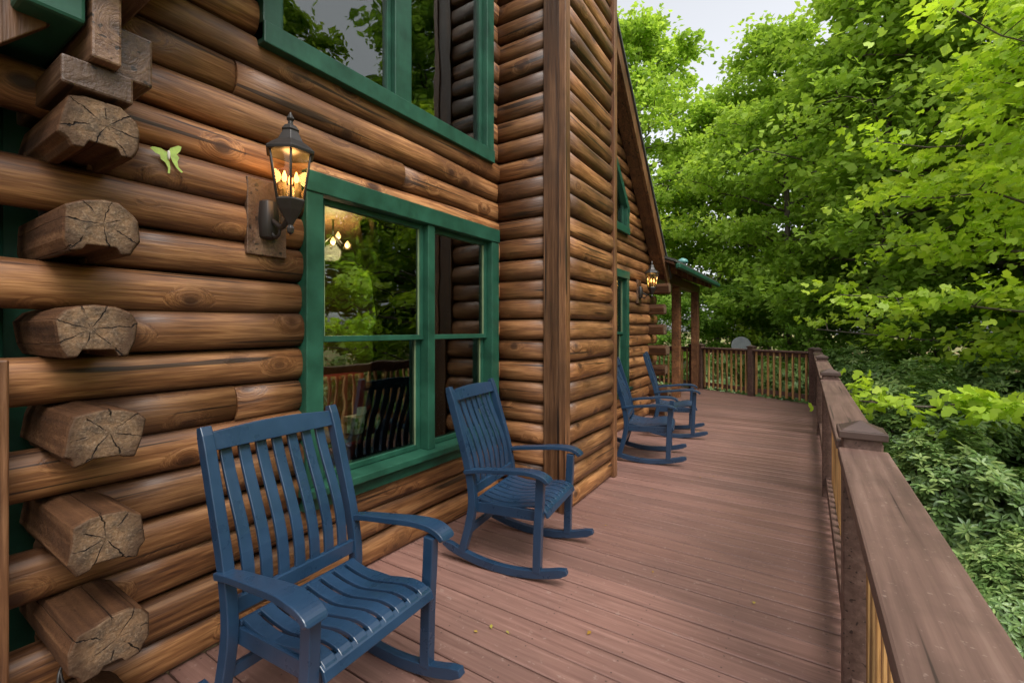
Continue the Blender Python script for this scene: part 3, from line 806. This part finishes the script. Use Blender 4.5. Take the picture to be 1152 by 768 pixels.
def rhodo(seed,r,h,n):
    rr=np.random.default_rng(seed); P=[];A=[];N=[];T=[]
    u=rr.random(n)*2*np.pi; c=rr.random(n)**.8
    lump=1+.20*np.sin(u*3+seed)+.14*np.sin(u*7+2*seed)+.18*np.sin(c*9+u*2)
    rad=r*np.sqrt(1-(c*.96)**2)*lump*rr.uniform(.72,1.03,n); z=h*c*(1+.12*np.sin(u*5+seed)+.10*np.sin(u*2+3*c*3))*rr.uniform(.88,1.03,n)
    C=np.stack([rad*np.cos(u),rad*np.sin(u),z],1)
    nr=np.stack([np.cos(u)*np.sqrt(1-c*c)*.8,np.sin(u)*np.sqrt(1-c*c)*.8,c*.8+.45],1)+rr.normal(size=(n,3))*.22
    nr/=np.linalg.norm(nr,axis=1,keepdims=True)
    ct=rr.uniform(-.25,.25,n)
    a1=np.cross(nr,np.array([.3,.2,.9])); a1/=np.linalg.norm(a1,axis=1,keepdims=True); a2=np.cross(nr,a1)
    for k in range(8):
        an=k*2*np.pi/8+rr.uniform(-.25,.25,n)
        lift=rr.uniform(-.25,.55,n)[:,None]
        A.append(a1*np.cos(an)[:,None]+a2*np.sin(an)[:,None]+nr*lift); N.append(nr+rr.normal(size=(n,3))*.15); P.append(C+A[-1]*.012)
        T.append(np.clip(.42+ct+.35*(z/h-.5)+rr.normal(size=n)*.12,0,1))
    P=np.concatenate(P);A=np.concatenate(A);N=np.concatenate(N);T=np.concatenate(T)
    L=.120*rr.uniform(.75,1.2,len(P))
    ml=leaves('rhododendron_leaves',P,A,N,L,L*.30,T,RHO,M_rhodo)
    mb=MB()
    for k in range(14):
        a=k*2.4; q=r*.6*random.random()
        mb.tube([(0.05*math.cos(a),.05*math.sin(a),0),(q*.5*math.cos(a),q*.5*math.sin(a),h*.4),(q*math.cos(a),q*math.sin(a),h*.8)],[.03,.02,.008],6)
    return mb.mesh('rhododendron_stems',M_bark,fix=False),ml
RV=[rhodo(4,1.15,1.6,1500),rhodo(7,1.4,2.0,1900)]
for x,y,s,k in [(1.75,5.9,.58,0),(2.75,7.5,.95,0),(1.55,7.9,.85,0),(1.6,9.8,.95,1),(3.3,9.7,1.0,1),(1.4,12.2,1.0,1),(3.2,12.6,1.05,1),(-.4,13.8,.9,1),(-2.4,15.2,.8,1),(-4.6,15.8,.8,1),(5,10.5,1.1,1),(4.2,7.0,1.0,1),(.9,14.8,1.0,1)]:
    e=empty('rhododendron',(x,y,gz(x,y)-.05),random.uniform(0,6.28))
    mkobj('stems',RV[k][0],e,scale=s); mkobj('foliage',RV[k][1],e,scale=s)

rr=np.random.default_rng(77); n=22
P=np.stack([rr.uniform(-2.0,0,n),rr.uniform(1.2,9,n),np.full(n,.008)],1)
P=np.concatenate([P,np.array([[-.32,1.95,.008],[-.25,2.05,.008],[-.95,4.7,.008],[-.8,5.0,.008],[-.9,4.9,.008]])]); n=len(P)
A=np.stack([rr.normal(size=n),rr.normal(size=n),np.zeros(n)],1); N=np.tile(np.array([[0,0,1.0]]),(n,1))+rr.normal(size=(n,3))*.1
ml=leaves('fallen_leaves',P,A,N,rr.uniform(.015,.04,n),rr.uniform(.008,.02,n),rr.uniform(0,1,n),DIA,leafmat('dry_leaves',[(.25,.14,.03),(.35,.24,.06),(.28,.3,.06)],.1,gloss=0))
mkobj('fallen_leaves',ml)

# ------------------------------------------------------------------ light, sky, camera
el=math.radians(57); az=math.radians(118)
s=Vector((math.sin(az)*math.cos(el),math.cos(az)*math.cos(el),math.sin(el)))
sl=bpy.data.lights.new('sun','SUN'); sl.energy=2.5; sl.angle=math.radians(32); sl.color=(1,.96,.88)
so=bpy.data.objects.new('sun',sl); COL.objects.link(so); so.rotation_euler=(-s).to_track_quat('-Z','Y').to_euler(); so.location=(10,10,20)
w=bpy.data.worlds.new('World'); scene.world=w; w.use_nodes=True; nt=w.node_tree; nt.nodes.clear()
sk=nt.nodes.new('ShaderNodeTexSky'); sk.sky_type='NISHITA'; sk.sun_disc=False; sk.sun_elevation=el; sk.sun_rotation=az; sk.dust_density=3; sk.ozone_density=1
hs=nt.nodes.new('ShaderNodeHueSaturation'); hs.inputs['Saturation'].default_value=.18; hs.inputs['Value'].default_value=2.15
bg=nt.nodes.new('ShaderNodeBackground'); bg.inputs[1].default_value=.15; wo=nt.nodes.new('ShaderNodeOutputWorld')
nt.links.new(sk.outputs[0],hs.inputs['Color']); nt.links.new(hs.outputs[0],bg.inputs[0]); nt.links.new(bg.outputs[0],wo.inputs[0])

cam=bpy.data.cameras.new('camera'); cam.lens=16; cam.sensor_width=36; cam.shift_y=-.012; cam.clip_end=1500; cam.clip_start=.02
co=bpy.data.objects.new('camera',cam); COL.objects.link(co); co.location=(0,0,1.5); co.rotation_euler=(math.radians(90),0,math.radians(32.96))
scene.camera=co
scene.view_settings.view_transform='Standard'; scene.view_settings.look='None'; scene.view_settings.exposure=0
